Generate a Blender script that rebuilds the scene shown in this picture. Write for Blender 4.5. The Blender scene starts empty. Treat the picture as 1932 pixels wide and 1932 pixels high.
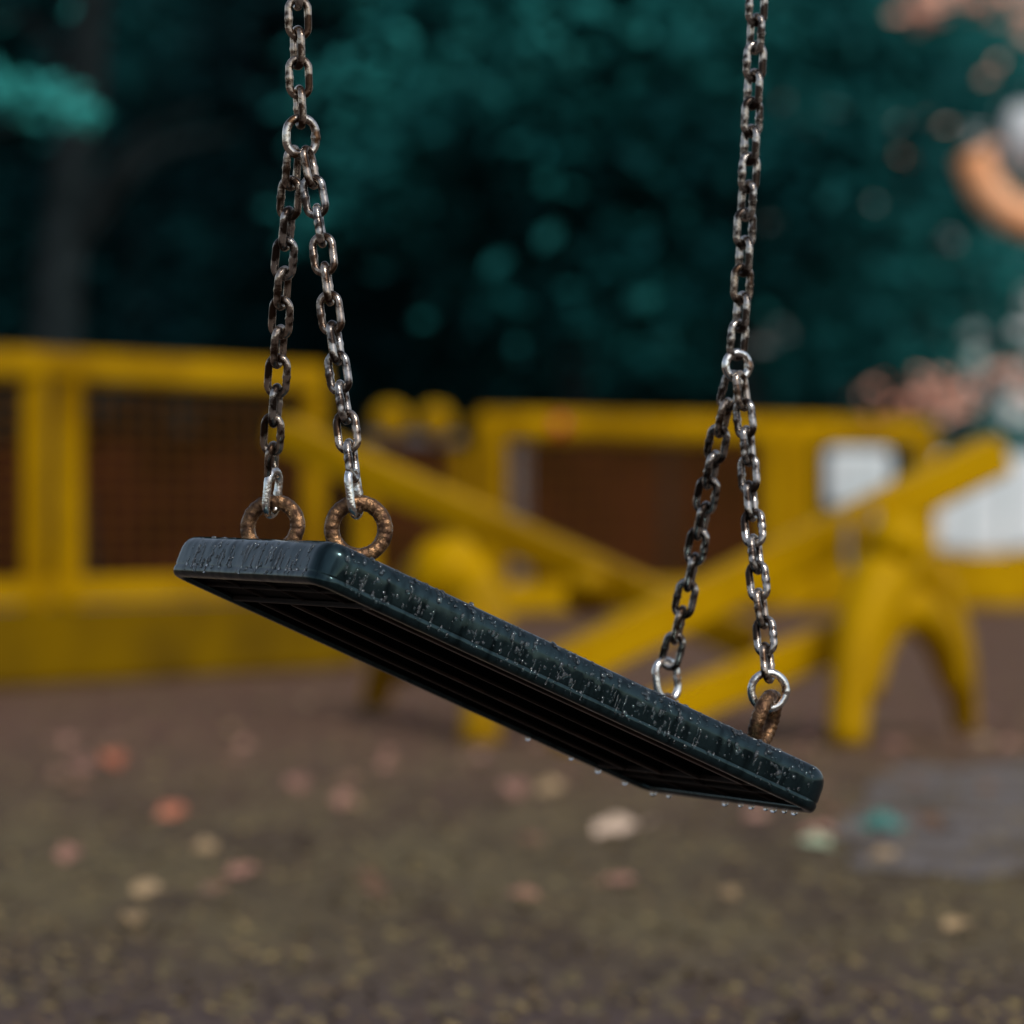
import bpy, bmesh, math, random
from mathutils import Vector, Matrix, noise
random.seed(7)
R = math.radians
C = bpy.context.scene.collection
F = 8000.0; H = 0.62; PC = 966.0
W = {}

def at(px, py, D):
    return Vector(((px-PC)/F*D, D, H-(py-PC)/F*D))
def gnd(px, py, z=0.0):
    D = (H-z)*F/(py-PC)
    return Vector(((px-PC)/F*D, D, z))

# ---------------------------------------------------------------- materials
def mat(name, col, rough=0.5, metal=0.0, col2=None, nscale=20, rough2=None, bump=0.0, bscale=None, lo=.35, hi=.65,
        detail=6, coat=0.0, trans=0.0, ior=1.45, spec=0.5, bdist=0.002):
    m = bpy.data.materials.new(name); m.use_nodes = True
    nt = m.node_tree; b = nt.nodes['Principled BSDF']; L = nt.links
    b.inputs['Base Color'].default_value = (*col, 1)
    b.inputs['Roughness'].default_value = rough
    b.inputs['Metallic'].default_value = metal
    b.inputs['Coat Weight'].default_value = coat
    b.inputs['Coat Roughness'].default_value = .08
    b.inputs['Transmission Weight'].default_value = trans
    b.inputs['IOR'].default_value = ior
    b.inputs['Specular IOR Level'].default_value = spec
    tc = nt.nodes.new('ShaderNodeTexCoord')
    if col2 is not None or rough2 is not None:
        n = nt.nodes.new('ShaderNodeTexNoise'); n.inputs['Scale'].default_value = nscale; n.inputs['Detail'].default_value = detail
        L.new(tc.outputs['Object'], n.inputs['Vector'])
        mr = nt.nodes.new('ShaderNodeMapRange'); mr.inputs[1].default_value = lo; mr.inputs[2].default_value = hi
        L.new(n.outputs['Fac'], mr.inputs[0])
        if col2 is not None:
            mx = nt.nodes.new('ShaderNodeMix'); mx.data_type = 'RGBA'
            mx.inputs[6].default_value = (*col, 1); mx.inputs[7].default_value = (*col2, 1)
            L.new(mr.outputs[0], mx.inputs[0]); L.new(mx.outputs[2], b.inputs['Base Color'])
        if rough2 is not None:
            m2 = nt.nodes.new('ShaderNodeMapRange'); m2.inputs[3].default_value = rough; m2.inputs[4].default_value = rough2
            L.new(mr.outputs[0], m2.inputs[0]); L.new(m2.outputs[0], b.inputs['Roughness'])
    if bump > 0:
        n2 = nt.nodes.new('ShaderNodeTexNoise'); n2.inputs['Scale'].default_value = bscale or nscale*3; n2.inputs['Detail'].default_value = 5
        L.new(tc.outputs['Object'], n2.inputs['Vector'])
        bp = nt.nodes.new('ShaderNodeBump'); bp.inputs['Strength'].default_value = bump; bp.inputs['Distance'].default_value = bdist
        L.new(n2.outputs['Fac'], bp.inputs['Height']); L.new(bp.outputs[0], b.inputs['Normal'])
    return m

def wet_rubber():
    m = bpy.data.materials.new('wet_black_rubber'); m.use_nodes = True
    nt = m.node_tree; L = nt.links; b = nt.nodes['Principled BSDF']
    tc = nt.nodes.new('ShaderNodeTexCoord')
    def noise_(scale, det, lo, hi, vec=None):
        n = nt.nodes.new('ShaderNodeTexNoise'); n.inputs['Scale'].default_value = scale; n.inputs['Detail'].default_value = det
        L.new(vec or tc.outputs['Object'], n.inputs['Vector'])
        r = nt.nodes.new('ShaderNodeMapRange'); r.inputs[1].default_value = lo; r.inputs[2].default_value = hi; L.new(n.outputs['Fac'], r.inputs[0]); return r.outputs[0]
    mp = nt.nodes.new('ShaderNodeMapping'); mp.inputs['Scale'].default_value = (150,150,34); L.new(tc.outputs['Object'], mp.inputs[0])
    streak = noise_(1, 3, .48, .72, mp.outputs[0])
    dull = noise_(26, 4, .40, .62)
    mx = nt.nodes.new('ShaderNodeMix'); mx.data_type = 'RGBA'; mx.inputs[6].default_value = (.0038,.0082,.0100,1); mx.inputs[7].default_value = (.0010,.0022,.0028,1)
    L.new(streak, mx.inputs[0]); L.new(mx.outputs[2], b.inputs['Base Color'])
    r1 = nt.nodes.new('ShaderNodeMapRange'); r1.inputs[3].default_value = .07; r1.inputs[4].default_value = .18; L.new(dull, r1.inputs[0])
    rr = nt.nodes.new('ShaderNodeMix'); rr.data_type = 'FLOAT'; L.new(streak, rr.inputs[0]); L.new(r1.outputs[0], rr.inputs[2]); rr.inputs[3].default_value = .03
    L.new(rr.outputs[0], b.inputs['Roughness'])
    spc = nt.nodes.new('ShaderNodeMapRange'); spc.inputs[3].default_value = .62; spc.inputs[4].default_value = .28; L.new(streak, spc.inputs[0]); L.new(spc.outputs[0], b.inputs['Specular IOR Level'])
    und = nt.nodes.new('ShaderNodeTexNoise'); und.inputs['Scale'].default_value = 1; und.inputs['Detail'].default_value = 1
    mp2 = nt.nodes.new('ShaderNodeMapping'); mp2.inputs['Scale'].default_value = (60,60,20); L.new(tc.outputs['Object'], mp2.inputs[0]); L.new(mp2.outputs[0], und.inputs['Vector'])
    bp = nt.nodes.new('ShaderNodeBump'); bp.inputs['Strength'].default_value = .8; bp.inputs['Distance'].default_value = .0012
    L.new(und.outputs['Fac'], bp.inputs['Height']); L.new(bp.outputs[0], b.inputs['Normal'])
    b.inputs['Specular Tint'].default_value = (.55,.92,1,1)
    return m
M = {}
M['rubber'] = wet_rubber()
M['rib'] = mat('dusty_rubber', (.060,.036,.027), .35, col2=(.020,.014,.011), nscale=60, spec=.4)
M['rib_dark'] = mat('wet_dark_rubber', (.020,.013,.010), .4, spec=.3)
M['cavity_shade_rubber'] = mat('cavity_shade_rubber', (.002,.002,.002), .6, spec=.05)  # near-black copy of the rubber, cavity shade put into the colour
M['chain'] = mat('rusty_chain', (.48,.40,.33), .10, metal=.92, col2=(.055,.032,.020), nscale=120, rough2=.32, bump=.5, bscale=420, bdist=.0006, lo=.42, hi=.57)
M['chain_dark'] = mat('dark_chain', (.50,.46,.42), .09, metal=.92, col2=(.040,.028,.022), nscale=120, rough2=.28, bump=.5, bscale=420, bdist=.0006, lo=.42, hi=.56)
M['steel'] = mat('galvanised_steel', (.92,.94,.92), .11, metal=1, col2=(.22,.14,.09), nscale=130, rough2=.36, bump=.5, bscale=420, lo=.47, hi=.64, bdist=.0006)
M['worn_steel'] = mat('worn_rusty_steel', (.74,.70,.64), .12, metal=1, col2=(.12,.068,.038), nscale=110, rough2=.38, bump=.5, bscale=420, lo=.44, hi=.60, bdist=.0006)
M['eye'] = mat('rusted_eye', (.30,.165,.080), .20, metal=.85, col2=(.075,.040,.024), nscale=120, rough2=.42, bump=.9, bscale=420, bdist=.0012, lo=.38, hi=.62)
M['water'] = mat('water', (1,1,1), 0.0, trans=1, ior=1.42, coat=.5)
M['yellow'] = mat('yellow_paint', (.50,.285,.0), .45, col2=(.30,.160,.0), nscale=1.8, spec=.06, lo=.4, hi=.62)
M['yellow_dark'] = mat('dark_yellow_paint', (.22,.125,.0), .7, col2=(.12,.068,.003), nscale=2.2, spec=.05)  # darker yellow for the left fence's kerb board
M['wire'] = mat('painted_wire', (.095,.036,.003), .5, spec=.08)
M['red'] = mat('red_reflector', (.50,.05,.01), .3)
M['orange'] = mat('orange_plastic', (.98,.40,.15), .4, col2=(.98,.52,.28), nscale=1.5)
M['white'] = mat('white_panel', (.92,.96,.96), .5, col2=(.78,.85,.87), nscale=3)
M['building'] = mat('pale_render', (.92,.95,.93), .8, col2=(.76,.84,.83), nscale=.5)
M['glass'] = mat('dark_glass', (.02,.08,.085), .1)
M['bark'] = mat('wet_bark', (.018,.026,.028), .9, col2=(.007,.012,.013), nscale=6, bump=.6, spec=.1)
M['brick'] = mat('brown_brick', (.046,.013,.008), .9, col2=(.013,.005,.004), nscale=1.6, spec=.03, lo=.42, hi=.60)
M['grey_metal'] = mat('grey_metal', (.12,.12,.13), .4, metal=.5)
M['pale_metal'] = mat('pale_metal', (.50,.60,.60), .5)
M['concrete'] = mat('concrete', (.20,.185,.18), .8, col2=(.14,.125,.12), nscale=3, spec=.15)
M['paving'] = mat('worn_paving', (.175,.155,.148), .8, col2=(.100,.080,.062), nscale=4, spec=.12, lo=.42, hi=.62)

def leafmat(name, a, b, sc, lo=.38, hi=.62, rough=.6):
    return mat(name, a, rough, col2=b, nscale=sc, detail=2, lo=lo, hi=hi, spec=.08)
M['leaf_dark'] = leafmat('dark_teal_leaf', (.0012,.020,.024), (.005,.070,.070), .32, .38, .66)
M['leaf_mid'] = leafmat('teal_leaf', (.003,.050,.053), (.024,.235,.22), .42, .40, .64)
M['leaf_light'] = leafmat('light_teal_leaf', (.02,.22,.20), (.05,.38,.34), 1.2)
M['leaf_sky_gap'] = leafmat('painted_sky_gap', (.62,.82,.78), (.88,.95,.92), 2)  # near-white colour paints bright sky showing between the leaves
M['leaf_backing'] = leafmat('leaf_painted_shade', (.0007,.014,.017), (.0016,.034,.038), .45)  # backing colour with the deep shade behind the leaves painted in
M['leaf_pink'] = leafmat('autumn_leaf', (.80,.32,.20), (.95,.55,.40), 2)
FL = {k: mat('fallen_leaf_'+k, c, .4, col2=tuple(x*.75 for x in c), nscale=30, spec=.3) for k, c in dict(
    red=(.50,.165,.085), pink=(.38,.20,.145), tan=(.42,.29,.15), pale=(.74,.56,.42), green=(.52,.60,.40), teal=(.05,.22,.19), brown=(.20,.115,.070)).items()}

def ground_mat():
    m = bpy.data.materials.new('wet_dirt'); m.use_nodes = True
    nt = m.node_tree; L = nt.links; b = nt.nodes['Principled BSDF']
    tc = nt.nodes.new('ShaderNodeTexCoord')
    def nz(s, d, lo, hi, stretch=None):
        n = nt.nodes.new('ShaderNodeTexNoise'); n.inputs['Scale'].default_value = s; n.inputs['Detail'].default_value = d
        if stretch:
            mp = nt.nodes.new('ShaderNodeMapping'); mp.inputs['Scale'].default_value = stretch
            L.new(tc.outputs['Object'], mp.inputs[0]); L.new(mp.outputs[0], n.inputs['Vector'])
        else: L.new(tc.outputs['Object'], n.inputs['Vector'])
        r = nt.nodes.new('ShaderNodeMapRange'); r.inputs[1].default_value = lo; r.inputs[2].default_value = hi
        L.new(n.outputs['Fac'], r.inputs[0]); return r.outputs[0]
    def mx(f, a, c):
        x = nt.nodes.new('ShaderNodeMix'); x.data_type = 'RGBA'
        if isinstance(a, tuple): x.inputs[6].default_value = (*a, 1)
        else: L.new(a, x.inputs[6])
        if isinstance(c, tuple): x.inputs[7].default_value = (*c, 1)
        else: L.new(c, x.inputs[7])
        L.new(f, x.inputs[0]); return x.outputs[2]
    sep = nt.nodes.new('ShaderNodeSeparateXYZ'); L.new(tc.outputs['Object'], sep.inputs[0])
    far = nt.nodes.new('ShaderNodeMapRange'); far.inputs[1].default_value = 7.8; far.inputs[2].default_value = 12.0
    L.new(sep.outputs['Y'], far.inputs[0])
    near = nt.nodes.new('ShaderNodeMapRange'); near.inputs[1].default_value = 6.3; near.inputs[2].default_value = 5.2
    L.new(sep.outputs['Y'], near.inputs[0])
    base = mx(nz(1, 6, .38, .62, (3.2,.9,1)), (.080,.056,.037), (.136,.106,.056))
    base = mx(far.outputs[0], base, (.140,.076,.052))
    base = mx(near.outputs[0], base, (.090,.064,.056))
    c = mx(nz(1, 3, .56, .68, (22,5,1)), base, (.185,.145,.070))
    c = mx(nz(1, 3, .58, .72, (16,3.6,1)), c, (.042,.030,.024))
    c = mx(nz(48, 4, .56, .68), c, (.034,.024,.018))
    L.new(c, b.inputs['Base Color'])
    b.inputs['Roughness'].default_value = .8; b.inputs['Specular IOR Level'].default_value = .10
    n = nt.nodes.new('ShaderNodeTexNoise'); n.inputs['Scale'].default_value = 40; L.new(tc.outputs['Object'], n.inputs['Vector'])
    bp = nt.nodes.new('ShaderNodeBump'); bp.inputs['Strength'].default_value = .5; bp.inputs['Distance'].default_value = .02
    L.new(n.outputs['Fac'], bp.inputs['Height']); L.new(bp.outputs[0], b.inputs['Normal'])
    return m
M['ground'] = ground_mat()

# ---------------------------------------------------------------- object helpers
def link(o, parent=None, world=None):
    world = world or Matrix.Identity(4)
    C.objects.link(o)
    if parent is not None:
        o.parent = parent; o.matrix_basis = W[parent.name].inverted() @ world
    else:
        o.matrix_basis = world
    W[o.name] = world
    return o
def tag(o, label=None, cat=None, group=None, kind=None):
    if label: o['label'] = label
    if cat: o['category'] = cat
    if group: o['group'] = group
    if kind: o['kind'] = kind
    return o
def empty(name, loc, parent=None):
    o = bpy.data.objects.new(name, None); o.empty_display_size = .05
    return link(o, parent, Matrix.Translation(loc))
def build(name, bm, m, parent=None, world=None, smooth=True):
    me = bpy.data.meshes.new(name)
    bmesh.ops.recalc_face_normals(bm, faces=bm.faces)
    if smooth:
        for f in bm.faces: f.smooth = True
    if world is None and parent is not None:
        world = W[parent.name].copy()
        bm.transform(world.inverted())
    bm.to_mesh(me); bm.free(); me.materials.append(m)
    return link(bpy.data.objects.new(name, me), parent, world)
def bar(bm, a, b, w, h, bev=.006):
    a = Vector(a); b = Vector(b); d = b-a; l = d.length; z = d.normalized()
    up = Vector((0,0,1)) if abs(z.z) < .95 else Vector((0,1,0))
    x = z.cross(up).normalized(); y = x.cross(z).normalized()
    if not bev:
        c = (a+b)/2; vs = [bm.verts.new(c+x*w/2*i+y*h/2*j+z*l/2*k) for i in (-1,1) for j in (-1,1) for k in (-1,1)]
        for f in ((0,1,3,2),(4,6,7,5),(0,4,5,1),(2,3,7,6),(0,2,6,4),(1,5,7,3)): bm.faces.new([vs[i] for i in f])
        return
    Mx = Matrix((x, y, z)).transposed().to_4x4(); Mx.translation = (a+b)/2
    t = bmesh.new(); bmesh.ops.create_cube(t, size=1)
    bmesh.ops.scale(t, vec=(w, h, l), verts=t.verts)
    bmesh.ops.bevel(t, geom=t.edges[:], offset=bev, segments=2, affect='EDGES')
    t.transform(Mx)
    me = bpy.data.meshes.new('tmp'); t.to_mesh(me); t.free(); bm.from_mesh(me); bpy.data.meshes.remove(me)
def tube(bm, pts, rad, seg=16, cap=True):
    pts = [Vector(p) for p in pts]; n = len(pts)
    if not isinstance(rad, (list, tuple)): rad = [rad]*n
    rings = []; ref = None
    for i, p in enumerate(pts):
        t = (pts[min(i+1, n-1)]-pts[max(i-1, 0)]).normalized()
        if ref is None: ref = Vector((0,0,1)) if abs(t.z) < .9 else Vector((1,0,0))
        x = (ref - t*ref.dot(t)).normalized(); y = t.cross(x); ref = x
        rings.append([bm.verts.new(p + (x*math.cos(k*2*math.pi/seg)+y*math.sin(k*2*math.pi/seg))*rad[i]) for k in range(seg)])
    for i in range(n-1):
        for k in range(seg):
            bm.faces.new((rings[i][k], rings[i][(k+1)%seg], rings[i+1][(k+1)%seg], rings[i+1][k]))
    if cap: bm.faces.new(rings[0]); bm.faces.new(rings[-1])
def smooth_path(pts, n=8):
    pts = [Vector(p) for p in pts]; out = []
    P = [pts[0]*2-pts[1]] + pts + [pts[-1]*2-pts[-2]]
    for i in range(1, len(P)-2):
        for k in range(n):
            t = k/n; a, b, c, d = P[i-1], P[i], P[i+1], P[i+2]
            out.append(.5*((2*b)+(c-a)*t+(2*a-5*b+4*c-d)*t*t+(3*b-a-3*c+d)*t**3))
    out.append(pts[-1]); return out
def lerps(vals, n=8):
    out = []
    for a, b in zip(vals, vals[1:]): out += [a+(b-a)*k/n for k in range(n)]
    return out+[vals[-1]]

# ---------------------------------------------------------------- camera, world, sun
cam = bpy.data.cameras.new('Camera'); co = bpy.data.objects.new('Camera', cam); C.objects.link(co)
co.location = (0, 0, H); co.rotation_euler = (R(90), 0, 0)
cam.sensor_width = 36; cam.lens = 36*F/1932; cam.clip_end = 1000; cam.clip_start = .05
cam.dof.use_dof = True; cam.dof.focus_distance = 3.12; cam.dof.aperture_fstop = 5.2; cam.dof.aperture_blades = 0
bpy.context.scene.camera = co
sc = bpy.context.scene
sc.view_settings.view_transform = 'Standard'; sc.view_settings.look = 'None'; sc.view_settings.exposure = 0
w = bpy.data.worlds.new('World'); sc.world = w; w.use_nodes = True
nt = w.node_tree; bg = nt.nodes['Background']
SEL, SAZ = R(46), R(145)
sky = nt.nodes.new('ShaderNodeTexSky'); sky.sky_type = 'NISHITA'; sky.sun_disc = False
sky.sun_elevation = SEL; sky.sun_rotation = SAZ; sky.dust_density = 2
hs = nt.nodes.new('ShaderNodeHueSaturation'); hs.inputs['Saturation'].default_value = .6
nt.links.new(sky.outputs[0], hs.inputs['Color']); nt.links.new(hs.outputs[0], bg.inputs[0])
bg.inputs[1].default_value = .12
sl = bpy.data.lights.new('Sun', 'SUN'); sl.energy = 1.5; sl.angle = R(10); sl.color = (1,.96,.90)
so = bpy.data.objects.new('Sun', sl); C.objects.link(so)
d = Vector((math.sin(SAZ)*math.cos(SEL), math.cos(SAZ)*math.cos(SEL), math.sin(SEL)))
so.rotation_euler = d.to_track_quat('Z', 'Y').to_euler()

# ---------------------------------------------------------------- ground, path
bm = bmesh.new(); bmesh.ops.create_grid(bm, x_segments=40, y_segments=40, size=300)
build('ground', bm, M['ground'], smooth=False)
tag(bpy.data.objects['ground'], 'wet brown dirt ground scattered with leaves', 'ground', kind='structure')
bm = bmesh.new()
corners = [(1690,1440),(1820,1452),(2000,1430),(2500,1440),(2900,1640),(2300,1665),(1960,1640),(1850,1668),(1700,1640),(1600,1655),(1630,1600),(1560,1560),(1640,1500)]
pp = []
for i, (a, b_) in enumerate(zip(corners, corners[1:]+corners[:1])):
    for k in range(5):
        f = k/5; p = gnd(a[0]+(b_[0]-a[0])*f, a[1]+(b_[1]-a[1])*f); pp.append(p+Vector((random.uniform(-.03,.03), random.uniform(-.08,.08), 0)))
vs = [bm.verts.new((p.x, p.y, .004)) for p in pp]; bm.faces.new(vs)
build('path', bm, M['paving'], smooth=False); tag(bpy.data.objects['path'], 'grey paved patch in the dirt', 'path', kind='structure')

# ---------------------------------------------------------------- SWING
U = Vector((.364,.2,-.176)).normalized()
Wv = Vector((-.120,.2205,.0024)); Wv = (Wv-U*Wv.dot(U)).normalized(); N = U.cross(Wv)
S0 = .006
NL = Vector((-.136, 3.0, H-.0510))-U*S0-Wv*.002
LL, WW, TT = .4640, .261, .0345
SM = Matrix((U, Wv, N)).transposed().to_4x4(); SM.translation = NL
def sp(s, t, h): return SM @ Vector((s, t, h))
base = sp(LL/2, WW/2, 0)
swing = empty('playground_swing', (base.x, base.y, base.z))
tag(swing, 'empty black rubber playground swing tilted on rusty chains, wet with rain', 'swing')

def ring(inset, z, rc=.018, seg=6):
    r = max(rc-inset, .0015); pts = []
    for cx, cy, a0 in ((LL-inset-r, inset+r, -90), (LL-inset-r, WW-inset-r, 0), (inset+r, WW-inset-r, 90), (inset+r, inset+r, 180)):
        for k in range(seg+1):
            a = R(a0+90*k/seg); pts.append((cx+r*math.cos(a), cy+r*math.sin(a), z))
    return pts
prof = [(.030,TT),(.013,TT),(.0085,TT-.0008),(.0052,TT-.0026),(.0024,TT-.0056),(.0008,TT-.009),(0,TT-.013),(0,.0095),(.0006,.0085),(.0006,.0075),(0,.0065),(0,.004),(.0008,.0018),(.0022,.0004),(.004,0),(.0075,0),(.0088,.0008),(.0098,.0030),(.0105,.021)]
bm = bmesh.new(); prev = None; first = None
for ins, z in prof:
    vs = [bm.verts.new(p) for p in ring(ins, z)]
    if prev:
        for k in range(len(vs)):
            bm.faces.new((prev[k], prev[(k+1)%len(vs)], vs[(k+1)%len(vs)], vs[k]))
    else: first = vs
    prev = vs
bm.faces.new(first); bm.faces.new(prev)
seat = build('seat', bm, M['rubber'], swing, SM)
seat.data.materials.append(M['cavity_shade_rubber'])
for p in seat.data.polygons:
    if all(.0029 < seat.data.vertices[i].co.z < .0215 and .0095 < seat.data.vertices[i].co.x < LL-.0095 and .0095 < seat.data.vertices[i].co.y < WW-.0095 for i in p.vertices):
        p.material_index = 1  # cavity faces get the painted shade
mod = seat.modifiers.new('n', 'WEIGHTED_NORMAL')
def rib(x0, x1, y0, y1, z0=.0015, z1=.024, m='rib'):
    b = bmesh.new(); bmesh.ops.create_cube(b, size=1)
    bmesh.ops.scale(b, vec=(x1-x0, y1-y0, z1-z0), verts=b.verts)
    bmesh.ops.translate(b, vec=((x0+x1)/2, (y0+y1)/2, (z0+z1)/2), verts=b.verts)
    bmesh.ops.bevel(b, geom=b.edges[:], offset=.0006, segments=2, affect='EDGES')
    build('underside_rib', b, M[m], seat, SM, smooth=False)
for y, hw, mm in ((.030,.0034,'rib'),(.092,.0018,'rib_dark'),(.150,.0020,'rib'),(.206,.0020,'rib_dark')):
    rib(.058, LL-.058, y-hw, y+hw, .0008, .0030, mm)
    rib(.059, LL-.059, y-hw+.0004, y+hw-.0004, .0031, .024, 'cavity_shade_rubber')
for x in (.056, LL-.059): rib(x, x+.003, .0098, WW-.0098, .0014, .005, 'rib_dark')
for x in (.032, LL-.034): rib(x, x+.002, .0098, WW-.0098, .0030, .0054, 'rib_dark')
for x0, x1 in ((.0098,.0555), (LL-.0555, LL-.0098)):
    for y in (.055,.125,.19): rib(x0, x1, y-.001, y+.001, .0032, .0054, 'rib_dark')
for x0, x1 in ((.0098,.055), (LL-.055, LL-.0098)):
    rib(x0, x1, .0102, WW-.0102, .0055, .023, 'cavity_shade_rubber')

# rain beads (ellipsoids collected as raw vertex lists)
ICO = {}
for sub in (1, 2):
    t = bmesh.new(); bmesh.ops.create_icosphere(t, subdivisions=sub, radius=1); t.verts.ensure_lookup_table()
    ICO[sub] = ([v.co.copy() for v in t.verts], [tuple(v.index for v in f.verts) for f in t.faces]); t.free()
BV, BF = [], []
def bead(p, n, r, el=1.0, flat=.45):
    V0, F0 = ICO[2 if r > .0007 else 1]
    z = n.normalized(); up = Vector((0,0,1)); x = up.cross(z).normalized() if abs(z.z) < .98 else Vector((1,0,0)); y = z.cross(x)
    m = Matrix((x*r, y*r*el, z*r*flat)).transposed().to_4x4(); m.translation = p
    o0 = len(BV); BV.extend(m @ v for v in V0); BF.extend(tuple(i+o0 for i in f) for f in F0)
def pin(z):
    if z > TT-.013:
        for (i0, z0), (i1, z1) in zip(prof[1:], prof[2:]):
            if z1 <= z <= z0: return i1+(i0-i1)*(z-z1)/(z0-z1)
    return 0
for k in range(1000):
    u = random.random()
    r = .0004+.0016*random.random()**2.2
    if random.random() < .08: r *= 1.6
    if u < .70:
        s = random.uniform(.018, LL-.018)
        z = TT-.0012-(TT-.005)*random.random()**1.6
        z = max(z, .004); k_ = max(0, (z-(TT-.013))/.013)
        bead(Vector((s, pin(z), z)), Vector((0,-1,.1+2.2*k_*k_)), r, random.choice((1,1,1.3,1.9)), .6)
    elif u < .82:
        y = random.uniform(.018, WW-.018); z = random.uniform(.004, TT-.0015); k_ = max(0, (z-(TT-.013))/.013)
        bead(Vector((pin(z), y, z)), Vector((-1,0,.1+2.2*k_*k_)), r, random.choice((1,1.3,2.4)), .6)
    else:
        bead(Vector((random.uniform(.01, LL-.01), random.uniform(.006, WW-.01), TT)), Vector((0,0,1)), r*1.5, 1, .7)
for k in range(60):
    onend = random.random() < .4
    a = random.uniform(.02, (WW if onend else LL)-.02); z1 = random.uniform(.016, TT-.008); z0 = z1-random.uniform(.006,.016)
    q = 4
    for i in range(q):
        z = max(z0+(z1-z0)*i/q, .004); wob = random.uniform(-.0004,.0004)
        if onend: bead(Vector((0, a+wob, z)), Vector((-1,0,.01)), random.uniform(.0006,.0012), 3.0, .5)
        else: bead(Vector((a+wob, 0, z)), Vector((0,-1,.01)), random.uniform(.0005,.0009), 2.8, .5)
me = bpy.data.meshes.new('rain_beads'); me.from_pydata(BV, [], BF); me.materials.append(M['water'])
me.polygons.foreach_set('use_smooth', [True]*len(me.polygons))
o = link(bpy.data.objects.new('rain_beads', me), seat, SM); tag(o, kind='stuff')
def hang(s, t, r):
    p = sp(s, t, 0); b = bmesh.new()
    bmesh.ops.create_uvsphere(b, u_segments=14, v_segments=10, radius=r)
    for v in b.verts:
        if v.co.z > 0: v.co.z *= 1.7; v.co.x *= 1-.35*v.co.z/(1.7*r); v.co.y *= 1-.35*v.co.z/(1.7*r)
    build('hanging_drop', b, M['water'], seat, Matrix.Translation(p-Vector((0,0,r*.35))))
for s, t, r in ((LL-.006,.243,.0028),(LL-.004,.221,.0023),(LL-.004,.135,.0027),(LL-.004,.112,.0021),(LL-.004,.096,.0026),(LL-.004,.075,.0022),(LL-.004,.064,.0028),
                (LL-.004,.048,.0022),(LL-.004,.034,.0027),(.341,WW-.004,.0022),(.411,WW-.004,.0026),(.384,WW-.004,.0020),(.438,WW-.004,.0023)):
    hang(s, t, r)

# link meshes
def link_mesh(name, length, width, wire, m, seg=14, bumps=0, weld=True, wear=0):
    bm = bmesh.new(); r = width/2-wire/2; a = max(length/2-width/2, 0); pts = []
    n = 14
    for k in range(n+1):
        t = math.pi*k/n; pts.append(Vector((r*math.cos(t), 0, a+r*math.sin(t))))
    for f in (.66,.33):
        if a > .002: pts.append(Vector((-r, 0, a*(2*f-1))))
    for k in range(n+1):
        t = math.pi+math.pi*k/n; pts.append(Vector((r*math.cos(t), 0, -a+r*math.sin(t))))
    for f in (.33,.5,.66):
        if a > .002: pts.append(Vector((r, 0, a*(2*f-1))))
    if a <= .002:
        q = 96 if bumps else 44
        pts = [Vector((r*math.cos(2*math.pi*k/q), 0, r*math.sin(2*math.pi*k/q))) for k in range(q)]
    rings = []; n = len(pts)
    for i, p in enumerate(pts):
        t = (pts[(i+1)%n]-pts[i-1]).normalized(); y = Vector((0,1,0)); x = y.cross(t).normalized()
        rr = wire/2
        if weld and abs(p.z) < .0015 and p.x > 0: rr *= 1.18
        vs = []
        for k in range(seg):
            an = 2*math.pi*k/seg; q = rr*(1+.07*noise.noise(p*300+Vector((k*.3,wear,0))))
            if bumps and abs(math.sin(an)) > .35 and (i//2) % 2 == 0: q *= 1.07+.10*noise.noise(Vector((i*.9,k*.7,3)))
            vs.append(bm.verts.new(p+x*math.cos(an)*q+y*math.sin(an)*q))
        rings.append(vs)
    for i in range(n):
        for k in range(seg):
            bm.faces.new((rings[i][k], rings[i][(k+1)%seg], rings[(i+1)%n][(k+1)%seg], rings[(i+1)%n][k]))
    bmesh.ops.recalc_face_normals(bm, faces=bm.faces)
    for f in bm.faces: f.smooth = True
    me = bpy.data.meshes.new(name); bm.to_mesh(me); bm.free(); me.materials.append(m); return me
PITCH = .0219; WIRE = .0057
LM = [link_mesh('chain_link', PITCH+2*WIRE, .0202, WIRE, M['chain']), link_mesh('chain_link', PITCH+2*WIRE, .0198, WIRE*1.04, M['chain_dark'], wear=3)]
def orient(p, tang, phi):
    z = tang.normalized(); x = Vector((1,0,0)); x = (x-z*x.dot(z)).normalized(); y = z.cross(x)
    X = x*math.cos(phi)+y*math.sin(phi); Y = z.cross(X)
    m = Matrix((X, Y, z)).transposed().to_4x4(); m.translation = p; return m
def chain(pts, phi0, dark=False, label=None):
    pts = smooth_path(pts, 12)
    cum = [0]
    for a, b in zip(pts, pts[1:]): cum.append(cum[-1]+(b-a).length)
    tot = cum[-1]; n = max(1, round(tot/PITCH)); p = tot/n
    def P(s):
        s = min(max(s, 0), tot-1e-9)
        for i in range(len(cum)-1):
            if cum[i+1] >= s:
                return pts[i].lerp(pts[i+1], (s-cum[i])/(cum[i+1]-cum[i]))
    c = empty('chain', P(0), swing)
    if label: c['label'] = label
    for i in range(n):
        s = (i+.5)*p; a = P(s-p/2); b = P(s+p/2)
        o = bpy.data.objects.new('chain_link', LM[1 if (dark and random.random() < .8 or random.random() < .35) else 0])
        phi = R(phi0+90*(i % 2)+random.uniform(-9, 9)+180*(random.random() < .5))
        off = Vector((random.uniform(-1,1)*.0006, 0, 0))
        m = orient((a+b)/2+off, b-a, phi) @ Matrix.Diagonal((1,1,p/PITCH*1.0,1))
        link(o, c, m)
    return c
DA, DB = 3.125, 3.30
EN, EF = sp(S0+.037,.054,TT), sp(S0+.037,.199,TT)
GN, GF = sp(S0+.414,.054,TT), sp(S0+.414,.205,TT)
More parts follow.
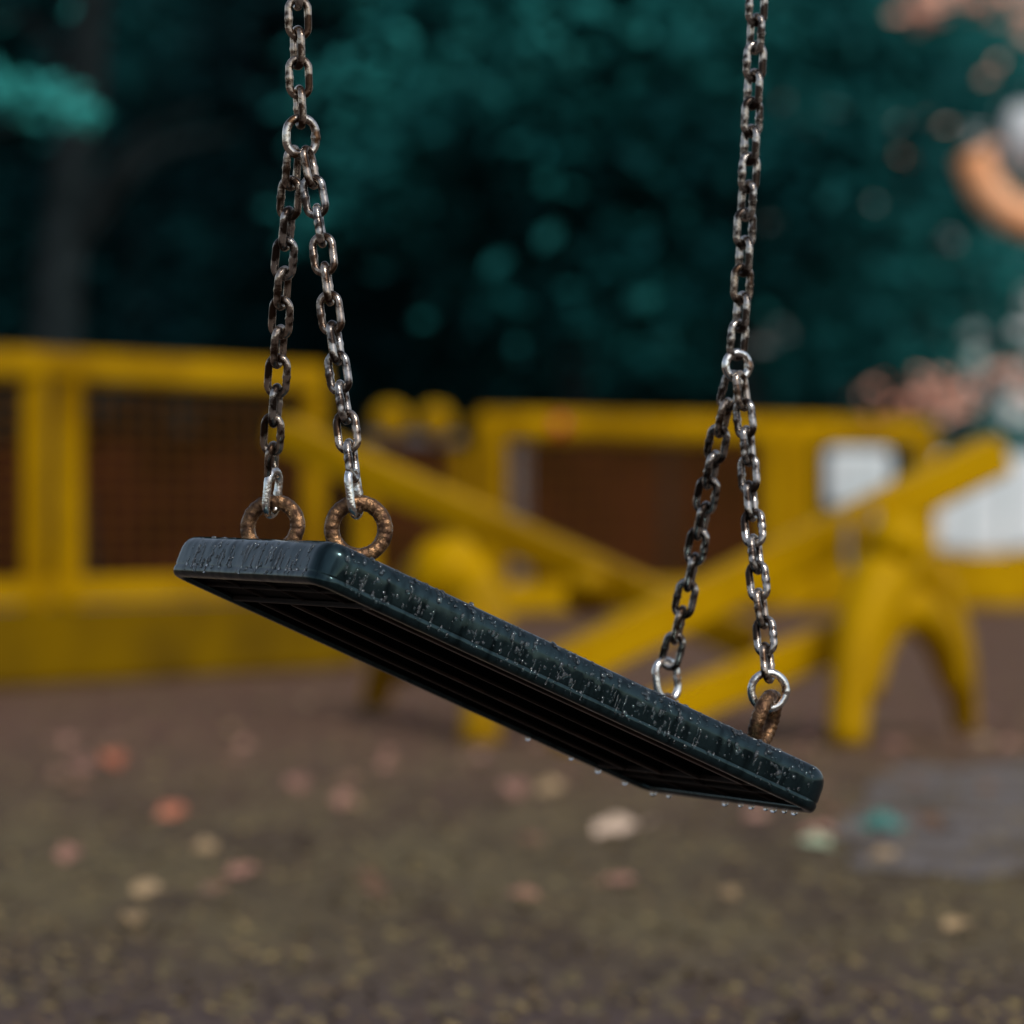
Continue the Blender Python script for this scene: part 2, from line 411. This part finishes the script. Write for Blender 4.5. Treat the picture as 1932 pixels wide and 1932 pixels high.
def eye(base_pt, phi, h=.0225):
    c = base_pt+N*h
    x = (Vector((1,0,0))-N*N.x).normalized(); y = N.cross(x)
    X = x*math.cos(phi)+y*math.sin(phi); Y = N.cross(X)
    m = Matrix((X, Y, N)).transposed().to_4x4(); m.translation = c
    o = bpy.data.objects.new('eye_bolt', eye_me); link(o, swing, m)
    b = bmesh.new()
    bmesh.ops.create_cone(b, cap_ends=True, segments=20, radius1=.012, radius2=.009, depth=.005)
    build('collar', b, M['eye'], o, m @ Matrix.Translation((0,0,-h+.001)))
    return c
eye_me = link_mesh('eye_bolt', .050, .050, .0112, M['eye'], seg=20, bumps=1, weld=False)
eye(EN, R(8)); eye(EF, R(-12)); eye(GN, R(74)); eye(GF, R(95), .012)
def conn(name, p, length, width, phi, tang=Vector((0,0,1)), wire=.0062, m='steel'):
    me = link_mesh(name, length, width, wire, M[m])
    o = bpy.data.objects.new(name, me); link(o, swing, orient(p, tang, R(phi))); return o
conn('connector_link', at(514,930,EF.y), .0395, .024, 66, Vector((.1,0,1)))
conn('connector_link', at(668,930,EN.y), .0390, .024, 72, Vector((-.12,0,1)))
conn('connector_link', at(1258,1283,GF.y), .038, .028, 38, Vector((-.12,0,1)))
conn('connector_link', at(1450,1303,GN.y), .034, .0335, 10)
conn('joining_ring', at(568,258,DA), .0345, .0290, 22, m='worn_steel')
conn('joining_ring', at(1391,690,DB), .0300, .0265, 25)
chain([at(568,230,DA), at(564,150,DA), at(562,60,DA), at(560,-60,DA), at(560,-330,DA)], 108, label='single upper chain on the left')
chain([at(1391,667,DB), at(1400,560,DB), at(1406,440,DB), at(1413,320,DB), at(1421,170,DB), at(1428,20,DB), at(1440,-330,DB)], 28, dark=True, label='single upper chain on the right')
chain([at(554,288,DA+.004), at(545,400,DA+.01), at(533,540,3.15), at(523,700,3.17), at(515,820,3.18), at(512,897,EF.y)], 112, label='left end chain running down to the far eye bolt')
chain([at(579,288,DA-.004), at(601,410,DA-.012), at(617,540,3.10), at(636,680,3.09), at(654,800,3.08), at(665,897,EN.y)], 104, label='left end chain running down to the near eye bolt')
chain([at(1384,712,DB+.004), at(1361,800,3.31), at(1335,930,3.33), at(1308,1060,3.35), at(1281,1180,3.36), at(1262,1252,GF.y)], 24, dark=True, label='right end chain running down to the far eye bolt')
chain([at(1396,712,DB-.004), at(1409,820,3.29), at(1417,950,3.28), at(1428,1080,3.26), at(1441,1180,3.25), at(1449,1276,GN.y)], 120, dark=True, label='right end chain running down to the near eye bolt')

# ---------------------------------------------------------------- FENCE A (left)
def A(t, z): return Vector((-1.81+1.04*t, 15+1.8*t, z))
fa = empty('fence', A(.5,0)); tag(fa, 'yellow mesh fence section at left, nearest and tallest in view, on a solid yellow kerb', 'fence')
def part(name, par, m, fn, smooth=False, **k):
    b = bmesh.new(); fn(b); return build(name, b, m, par, smooth=smooth)
for t in (-.5, .098, .194, .985):
    part('post', fa, M['yellow'], lambda b: bar(b, A(t,.0), A(t,1.20), .092, .092, .012))
part('top_rail', fa, M['yellow'], lambda b: bar(b, A(-.5,1.145), A(1.0,1.145), .10, .115, .02))
part('bottom_rail', fa, M['yellow'], lambda b: bar(b, A(-.5,.335), A(1.0,.335), .08, .095, .012))
part('kerb_board', fa, M['yellow_dark'], lambda b: bar(b, A(-.5,.14)+Vector((0,-.05,0)), A(1.12,.14)+Vector((0,-.05,0)), .14, .28, .02))
def meshgrid(b, P, t0, t1, z0, z1, ns, nz_, r=.004):
    for i in range(ns+1):
        t = t0+(t1-t0)*i/ns; bar(b, P(t, z0), P(t, z1), r, r, 0)
    for j in range(nz_+1):
        z = z0+(z1-z0)*j/nz_; bar(b, P(t0, z), P(t1, z), r, r, 0)
part('wire_mesh', fa, M['wire'], lambda b: meshgrid(b, A, .24, .95, .38, 1.09, 13, 12, .011))
part('wire_mesh', fa, M['wire'], lambda b: meshgrid(b, A, -.48, .06, .38, 1.09, 10, 12, .011))

# ---------------------------------------------------------------- FENCE B (back)
B0 = Vector((-.82,23.9,0)); B1 = Vector((2.65,27,0))
def B(t, z):
    v = B0.lerp(B1, t); v.z = z; return v
def tB(px):
    k = (px-PC)/F; d = B1-B0
    return (k*B0.y-B0.x)/(d.x-k*d.y)
fb = empty('fence', B(.5,0)); tag(fb, 'yellow mesh fence farther back behind the two seesaws', 'fence')
for px, w_ in ((868,.11),(925,.17),(1458,.16),(1512,.14),(1745,.15),(690,.12)):
    t = tB(px); top = 1.2 if px > 900 else 1.0
    part('post', fb, M['yellow'], lambda b: bar(b, B(t,0), B(t,top), w_, w_, .03))
part('top_rail', fb, M['yellow'], lambda b: bar(b, B(tB(893),1.12), B(tB(1760),1.12), .12, .17, .05))
part('top_rail', fb, M['grey_metal'], lambda b: bar(b, B(tB(690),1.04), B(tB(868),1.04), .06, .06, .01))
part('bottom_rail', fb, M['yellow'], lambda b: bar(b, B(tB(690),.12), B(tB(1530),.12), .1, .18, .02))
part('kerb_board', fb, M['yellow'], lambda b: bar(b, B(tB(1530),.18), B(tB(2150),.18), .1, .36, .02))
part('wire_mesh', fb, M['wire'], lambda b: meshgrid(b, B, tB(955), tB(1440), .18, 1.04, 16, 9, .020))
part('wire_mesh', fb, M['wire'], lambda b: meshgrid(b, B, tB(700), tB(862), .18, 1.02, 6, 9, .020))
for px in (736, 821):
    b = bmesh.new(); bmesh.ops.create_uvsphere(b, u_segments=20, v_segments=12, radius=.108)
    build('ball_finial', b, M['yellow'], fb, Matrix.Translation(B(tB(px),1.13)))
b = bmesh.new(); bmesh.ops.create_cone(b, cap_ends=True, segments=20, radius1=.06, radius2=.05, depth=.03)
build('reflector', b, M['red'], fb, Matrix.Translation(B(tB(1052),1.12)+Vector((0,-.085,0))) @ Matrix.Rotation(R(90),4,'X'))

b = bmesh.new(); bar(b, (-6,24.6,.06), (9,30.2,.06), .2, .14, .02)
o = build('kerb', b, M['concrete'], smooth=False); tag(o, 'low grey concrete kerb behind the back fence', 'kerb', kind='structure')
def brick_wall():
    b = bmesh.new()
    bar(b, (-6,28.4,.5), (2.0,29.6,.5), .25, 1.0, .02)
    bar(b, (-6,28.4,1.03), (2.0,29.6,1.03), .3, .07, .01)
    for i in range(6):
        x = -5.5+i*1.45; y = 28.4+(x+6)*.15
        bar(b, (x,y-.04,0), (x,y-.04,1.1), .34, .3, .02)
    return b
o = build('garden_wall', brick_wall(), M['brick'], smooth=False); tag(o, 'low reddish brown wall seen through the wire mesh of the back fence', 'wall')
for px, wd, m_, lb in ((980,.11,'concrete','pale upright post behind the mesh, left of centre'),(1262,.09,'bark','dull brown upright post behind the mesh, right of centre')):
    b = bmesh.new(); p = at(px, 900, 27.0)
    bar(b, (p.x,27.0,0), (p.x,27.0,1.02), wd, wd, .01); bar(b, (p.x,27.0,1.02), (p.x,27.0,1.05), wd*1.2, wd*1.2, .005)
    o = build('marker_post', b, M[m_], smooth=False); tag(o, lb, 'post')

def board(px0, px1, py0, py1, D, label):
    p0 = at(px0, py0, D); p1 = at(px1, py1, D)
    e = empty('notice_board', ((p0.x+p1.x)/2, D, 0)); tag(e, label, 'board')
    part('panel', e, M['white'], lambda b: bar(b, (p0.x, D, (p0.z+p1.z)/2), (p1.x, D, (p0.z+p1.z)/2), .04, abs(p0.z-p1.z), .018))
    for x in (p0.x+.06, p1.x-.06): part('leg', e, M['grey_metal'], lambda b: bar(b, (x, D+.04, 0), (x, D+.04, p0.z), .05, .05, .005))
    for f in (.25,.5,.75):
        x = p0.x+(p1.x-p0.x)*f
        part('divider', e, M['pale_metal'], lambda b: bar(b, (x, D-.03, p1.z+.05), (x, D-.03, p0.z-.05), .02, .02, .002))
board(1560, 1680, 848, 955, 28.5, 'smaller white board behind the fence, left of the raised seesaw beam')
board(1745, 2050, 858, 1036, 29.0, 'larger white board with thin pale lines behind the raised seesaw end')

# ---------------------------------------------------------------- SEESAWS
s1 = empty('seesaw', (1.06,11.6,0)); tag(s1, 'yellow seesaw at right with its beam rising to the right above arched legs', 'seesaw')
part('beam', s1, M['yellow'], lambda b: bar(b, at(1015,1285,11.3), at(1885,856,12.0), .11, .112, .012))
part('lower_beam', s1, M['yellow'], lambda b: bar(b, at(1060,1425,11.0), at(1610,1195,11.6), .09, .100, .012))
part('leg', s1, M['yellow'], lambda b: tube(b, smooth_path([at(1712,1020,11.55), at(1660,1100,11.4), at(1615,1230,11.3), gnd(1598,1408)], 8), lerps([.085,.085,.062,.050])), True)
part('leg', s1, M['yellow'], lambda b: tube(b, smooth_path([at(1690,1030,11.7), at(1752,1110,11.75), at(1803,1225,11.85), gnd(1822,1378)], 8), lerps([.075,.075,.050,.036])), True)
part('arch', s1, M['yellow'], lambda b: tube(b, smooth_path([at(1628,1310,11.4), at(1655,1200,11.5), at(1708,1148,11.55), at(1768,1195,11.65), at(1800,1290,11.8)], 8), lerps([.045,.058,.068,.055,.04])), True)
part('hub', s1, M['yellow'], lambda b: tube(b, [at(1690,1020,11.35), at(1690,1020,11.85)], .070, 24), True)
part('handle', s1, M['grey_metal'], lambda b: tube(b, smooth_path([at(1600,985,11.62), at(1602,1070,11.58), at(1650,1078,11.56), at(1648,960,11.62)], 6), .012), True)
s2 = empty('seesaw', (-.2,12.5,0)); tag(s2, 'yellow seesaw at centre left, its beam sloping down to the right behind the swing', 'seesaw')
part('beam', s2, M['yellow'], lambda b: bar(b, at(520,812,13.2), at(1420,1215,12.1), .09, .100, .012))
part('leg', s2, M['yellow'], lambda b: tube(b, smooth_path([at(835,1060,12.5), at(785,1120,12.8), at(735,1230,13.2), gnd(705,1332)], 8), lerps([.08,.075,.055,.042])), True)
part('leg', s2, M['yellow'], lambda b: tube(b, smooth_path([at(850,1060,12.4), at(890,1120,12.2), at(915,1250,11.8), gnd(905,1402)], 8), lerps([.085,.08,.065,.055])), True)
part('arch', s2, M['yellow'], lambda b: tube(b, smooth_path([at(760,1250,13.0), at(790,1140,12.7), at(850,1110,12.5), at(905,1140,12.2), at(920,1250,11.9)], 8), .075), True)
part('hub', s2, M['yellow'], lambda b: tube(b, [at(850,1090,12.2), at(850,1090,12.75)], .11, 24), True)
part('round_seat', s2, M['yellow'], lambda b: tube(b, [at(1112,1128,12.3), at(1112,1090,12.35)], [.075,.05], 24), True)

# ---------------------------------------------------------------- LEAVES
def leaf_mesh(k):
    b = bmesh.new(); n = 14; rim = []
    for i in range(n):
        a = 2*math.pi*i/n; r = (1+.28*math.cos(a*5+k) * (.6 if k%2 else .25))
        x = math.cos(a)*r*.05; y = math.sin(a)*r*.038; z = .022*abs(math.sin(a))*random.uniform(.5,1.4)+.004
        rim.append(b.verts.new((x, y, z)))
    c = b.verts.new((0,0,.004))
    for i in range(n): b.faces.new((c, rim[i], rim[(i+1)%n]))
    tube(b, [(.045,0,.006),(.085,.008,.012)], .0015, 5)
    me = bpy.data.meshes.new('fallen_leaf'); b.to_mesh(me); b.free(); return me
def leaf(px, py, size, key, label, group=None, tilt=None):
    me = leaf_mesh(random.randint(0,9)); me.materials.append(FL[key])
    o = bpy.data.objects.new('fallen_leaf', me); p = gnd(px, py)
    tilt = random.uniform(.25,.55) if tilt is None else tilt
    m = Matrix.Rotation(tilt,4,'X') @ Matrix.Rotation(random.uniform(0,6.28),4,'Z') @ Matrix.Scale(size,4)
    zmin = min((m @ v.co).z for v in me.vertices)
    link(o, None, Matrix.Translation((p.x, p.y, .005-zmin)) @ m)
    tag(o, label, 'leaf', group)
leaf(325,1548,.66,'red','orange red fallen leaf, the brightest on the dirt at lower left')
leaf(1165,1580,1.0,'pale','large pale cream fallen leaf on the dirt under the right end of the swing seat', tilt=.3)
leaf(1535,1603,.66,'green','pale green fallen leaf on the dirt just left of the grey paved patch')
leaf(1665,1570,.80,'teal','teal green leaf lying on the grey paved patch')
leaf(1668,1622,.45,'tan','dull leaf at the near edge of the grey paved patch')
leaf(1806,1760,.46,'tan','tan fallen leaf alone at lower right')
leaf(130,1630,.55,'pink','pinkish fallen leaf near the left edge of the dirt')
leaf(386,1610,.45,'tan','tan fallen leaf to the right of and below the orange red one')
leaf(970,1512,.75,'pink','broad pink brown leaf below the middle of the swing seat')
leaf(1165,1672,.55,'pink','small pink leaf directly below the large cream leaf')
leaf(250,1748,.42,'tan','tan leaf low on the left, nearest the camera there')
leaf(150,1462,.8,'pink','pink leaf at far left in the row of leaves')
leaf(215,1455,.75,'red','reddish leaf beside the pink leaf at far left')
leaf(560,1500,.6,'pink','pinkish leaf on the dirt left of centre')
leaf(650,1530,.6,'pink','pink leaf a little right of the one left of centre')
for i in range(85):
    px = random.uniform(-20, 1950); py = random.choice((random.uniform(1335,1440), random.uniform(1350,1520), random.uniform(1400,1700)))
    leaf(px, py, random.uniform(.3,.65), random.choice(('brown','brown','pink','brown','brown','tan','pink')), 'small dull fallen leaf lying flat on the dirt beyond the swing', 'small fallen leaves on the dirt')
b = bmesh.new()
for i in range(13000):
    D = 4.6+20*random.random()**1.5; x = random.uniform(-.16,.16)*D*1.1; s = random.uniform(.004,.013); a = random.uniform(0,6.28); z = .004
    up = random.uniform(0,.008)
    q = [Vector((math.cos(a+j*1.57)*s*(1 if j%2 else .55), math.sin(a+j*1.57)*s*(1 if j%2 else .55), z+up*(j > 1)+random.uniform(0,.004))) for j in range(4)]
    b.faces.new([b.verts.new(Vector((x,D,0))+v) for v in q])
o = build('leaf_litter', b, mat('litter', (.27,.205,.09), .6, col2=(.12,.08,.048), nscale=9, lo=.42, hi=.58, spec=.12), smooth=False)
tag(o, 'fine brown leaf litter strewn over the dirt', 'leaf litter', kind='stuff')

# ---------------------------------------------------------------- TREES
def quads(V, Fc, c, rad, n, s, squash=.8):
    for _ in range(n):
        d = Vector((random.gauss(0,1), random.gauss(0,1), random.gauss(0,1)))*rad*.62
        d.z *= squash; p = c+d
        a = Vector((random.gauss(0,1), random.gauss(0,1), random.gauss(0,.5))).normalized(); nn = Vector((random.gauss(0,.5), random.gauss(-.6,.5), .9)).normalized()
        bb = nn.cross(a).normalized(); a = bb.cross(nn); k = s*random.uniform(.6,1.4); i = len(V)
        V += [p-a*k, p-bb*k*.5, p+a*k, p+bb*k*.5]; Fc.append((i, i+1, i+2, i+3))
def crown(name, clumps, s, m, parent=None, squash=.8):
    V = []; Fc = []
    for c, r, n in clumps: quads(V, Fc, c, r, n, s, squash)
    me = bpy.data.meshes.new(name)
    off = W[parent.name].translation if parent else Vector()
    me.from_pydata([v-off for v in V], [], Fc); me.materials.append(m)
    return link(bpy.data.objects.new(name, me), parent, Matrix.Translation(off) if parent else None)
def tree(x, D, h, tr, cr, m, label, nclump=60, zlo=1.3, s=.13, n=150, group=None, pale=0):
    e = empty('tree', (x, D, 0)); tag(e, label, 'tree', group)
    b = bmesh.new()
    tp = [Vector((x+.15*math.sin(i*1.1+x), D, h*.85*i/7)) for i in range(8)]
    tube(b, tp, [tr*(1.35 if i == 0 else 1-.11*i) for i in range(8)], 12)
    for k in range(9):
        i = 2+k % 5; a = k*2.4; st = tp[i]; en = st+Vector((math.cos(a)*cr*.8, math.sin(a)*cr*.7, random.uniform(.3,1.4)))
        mid = st.lerp(en,.5)+Vector((0,0,.25)); tube(b, smooth_path([st, mid, en], 4), [tr*.4*(1-.09*q) for q in range(9)], 8)
    build('trunk', b, M['bark'], e)
    cl = []
    for k in range(nclump):
        a = random.uniform(0,6.28); rr = cr*random.random()**.5; z = random.uniform(zlo, h)
        fall = 1-.5*abs((z-(zlo+h)/2)/(h-zlo)*2)**2
        cl.append((Vector((x+math.cos(a)*rr*fall, D+math.sin(a)*rr*fall*.8, z)), random.uniform(.5,1.2), n))
    crown('crown', cl, s, M[m], e, .5)
    if pale:
        crown('sky_gap_discs', [(Vector((x+random.uniform(-cr,cr)*.8+.25, D-cr*.85, random.uniform(zlo, min(h,4.9)))), .06, random.choice((3,4,6,9))) for k in range(pale)], .10, M['leaf_sky_gap'], e)  # clusters added as bright blur discs of sky through the crown
    return e
tree(-2.80, 27, 9, .20, 1.4, 'leaf_dark', 'dark trunked tree at the left edge with a broad bare trunk', 34, 5.0, .13, 140)
e = empty('tree', (-3.2,20,0)); tag(e, 'light teal tree whose single bright branch reaches in at upper left', 'tree')
b = bmesh.new(); tube(b, smooth_path([Vector((-3.2,20,0)), Vector((-3.1,20,1.6)), Vector((-3.0,20,3.6))],6), [.12-.004*k for k in range(13)], 10)
tube(b, smooth_path([Vector((-3.08,20,1.9)), Vector((-2.6,20,2.35)), at(130,205,20)],6), [.045-.003*k for k in range(13)], 8); build('trunk', b, M['bark'], e)
crown('crown', [(at(20,172,20),.11,34),(at(95,182,20),.10,40),(at(150,215,20),.08,40),(at(-40,165,20),.16,70),(at(60,225,20),.07,12),(Vector((-3.1,20,3.5)),.7,500),(Vector((-3.3,20,2.9)),.5,300)], .05, M['leaf_light'], e, .6)
specs = [(-1.5,38,8,2.2,'leaf_dark','dark teal leafy tree behind the left chain',60,1.5,200,0),
         (.45,36,8,1.9,'leaf_mid','teal leafy tree in the middle, between the two chains',46,2.3,230,0),
         (-.5,42,9,2.6,'leaf_dark','darker tree standing behind the gap between the chains',60,1.5,200,0),
         (2.0,35,8,1.8,'leaf_mid','teal leafy tree behind the right chain',46,2.2,240,0),
         (-3.7,43,9,2.4,'leaf_dark','dark tree at left behind the bare trunk',45,1.5,170,0),
         (3.3,40,8,1.8,'leaf_mid','loose teal tree at right with bright gaps in its crown',44,1.9,190,20),
         (4.4,43,8,1.4,'leaf_mid','sparse teal tree nearest the right edge in front of the pale building',32,1.2,140,24)]
for x, D, h, cr, m_, lb, nc, zl, nn, pl in specs:
    tree(x, D, h, .14, cr, m_, lb, nc, zl, .10, nn, pale=pl)
V = []; Fc = []
for k in range(430):
    x = random.uniform(-9, 5.4); z = random.uniform(.3, 9.5); D = random.uniform(45,47)
    if x > 3.9 and random.random() < .62: continue
    quads(V, Fc, Vector((x, D, z)), random.uniform(.6,1.3), 120, .17)
me = bpy.data.meshes.new('woodland'); me.from_pydata(V, [], Fc); me.materials.append(M['leaf_dark'])
o = link(bpy.data.objects.new('woodland', me)); tag(o, 'dense dark teal woodland filling the background', 'woodland', kind='stuff')
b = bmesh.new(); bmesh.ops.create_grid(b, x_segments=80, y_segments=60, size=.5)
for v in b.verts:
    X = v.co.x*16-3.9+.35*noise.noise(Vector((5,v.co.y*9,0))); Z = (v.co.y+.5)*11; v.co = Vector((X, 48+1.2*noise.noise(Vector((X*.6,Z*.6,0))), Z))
o = build('painted_shade_backing', b, M['leaf_backing'], o, Matrix.Identity(4)); tag(o, kind='stuff')  # wavy sheet behind the leaves, woodland shade in its colour

e = empty('shrub', (3.0,31,0)); tag(e, 'shrub with pinkish orange autumn leaves above the fence at right', 'shrub')
b = bmesh.new()
for k in range(7): tube(b, smooth_path([Vector((3.0,31,0)), Vector((3.0+.15*(k-3),31,.8)), Vector((3.0+.2*(k-3),31.1,1.5))],4), .018, 6)
build('stem', b, M['bark'], e)
crown('foliage', [(at(random.uniform(1640,1830), random.uniform(705,780), 31), .13, 9) for k in range(15)]+[(at(random.uniform(1860,1960), random.uniform(690,740), 31), .10, 12) for k in range(4)], .045, M['leaf_pink'], e)
e = empty('tree', (3.9,33,0)); tag(e, 'autumn tree whose orange pink leaves show at the top right corner', 'tree')
b = bmesh.new(); tube(b, smooth_path([Vector((4.9,33,0)), Vector((4.9,33,2.4)), Vector((4.5,33,4.7)), Vector((3.6,33,5.2))],6), [.11-.004*k for k in range(19)], 10); build('trunk', b, M['bark'], e)
crown('crown', [(at(1790+random.uniform(-60,60), 25+random.uniform(-45,25), 33), .12, 12) for k in range(5)]+[(at(1920+random.uniform(-50,60), 5+random.uniform(-60,40), 33), .2, 10) for k in range(6)]+[(at(random.uniform(1700,1920), random.uniform(80,330), 33), .1, 2) for k in range(4)]+[(Vector((4.2+random.uniform(-1,1),33,5.7+random.uniform(-.1,1))),.5,60) for k in range(8)], .07, M['leaf_pink'], e)

e = empty('tube_slide', (4.2,32,0)); tag(e, 'orange curved tube slide partly in view at the right edge', 'slide')
part('tube', e, M['orange'], lambda b: tube(b, smooth_path([at(1832,290,32), at(1862,358,32), at(1915,405,32), at(2010,450,32), at(2080,600,32), at(2090,1000,32)], 8), .14, 20), True)
part('canopy', e, M['white'], lambda b: bar(b, at(1898,262,32.6), at(2090,282,32.6), .3, .52, .04), True)
part('post', e, M['grey_metal'], lambda b: bar(b, (at(2050,0,32.6).x,32.6,0), (at(2050,0,32.6).x,32.6,3.2), .12, .12, .02))

e = empty('apartment_building', (10,62,0)); tag(e, 'pale building glimpsed through the leaves at right', 'building')
part('wall', e, M['building'], lambda b: bar(b, (11,62,0), (11,62,12), 13.0, 8, 0))
for i in range(4):
    for j in range(4):
        x = 8.2+i*2.4; z = 1.6+j*2.7
        part('window', e, M['glass'], lambda b: bar(b, (x,57.97,z-.7), (x,57.97,z+.7), 1.1, .1, .01))
part('roof', e, M['grey_metal'], lambda b: bar(b, (11,62,12.05), (11,62,12.35), 13.6, 8.6, .02))
print('done', len(bpy.data.objects))
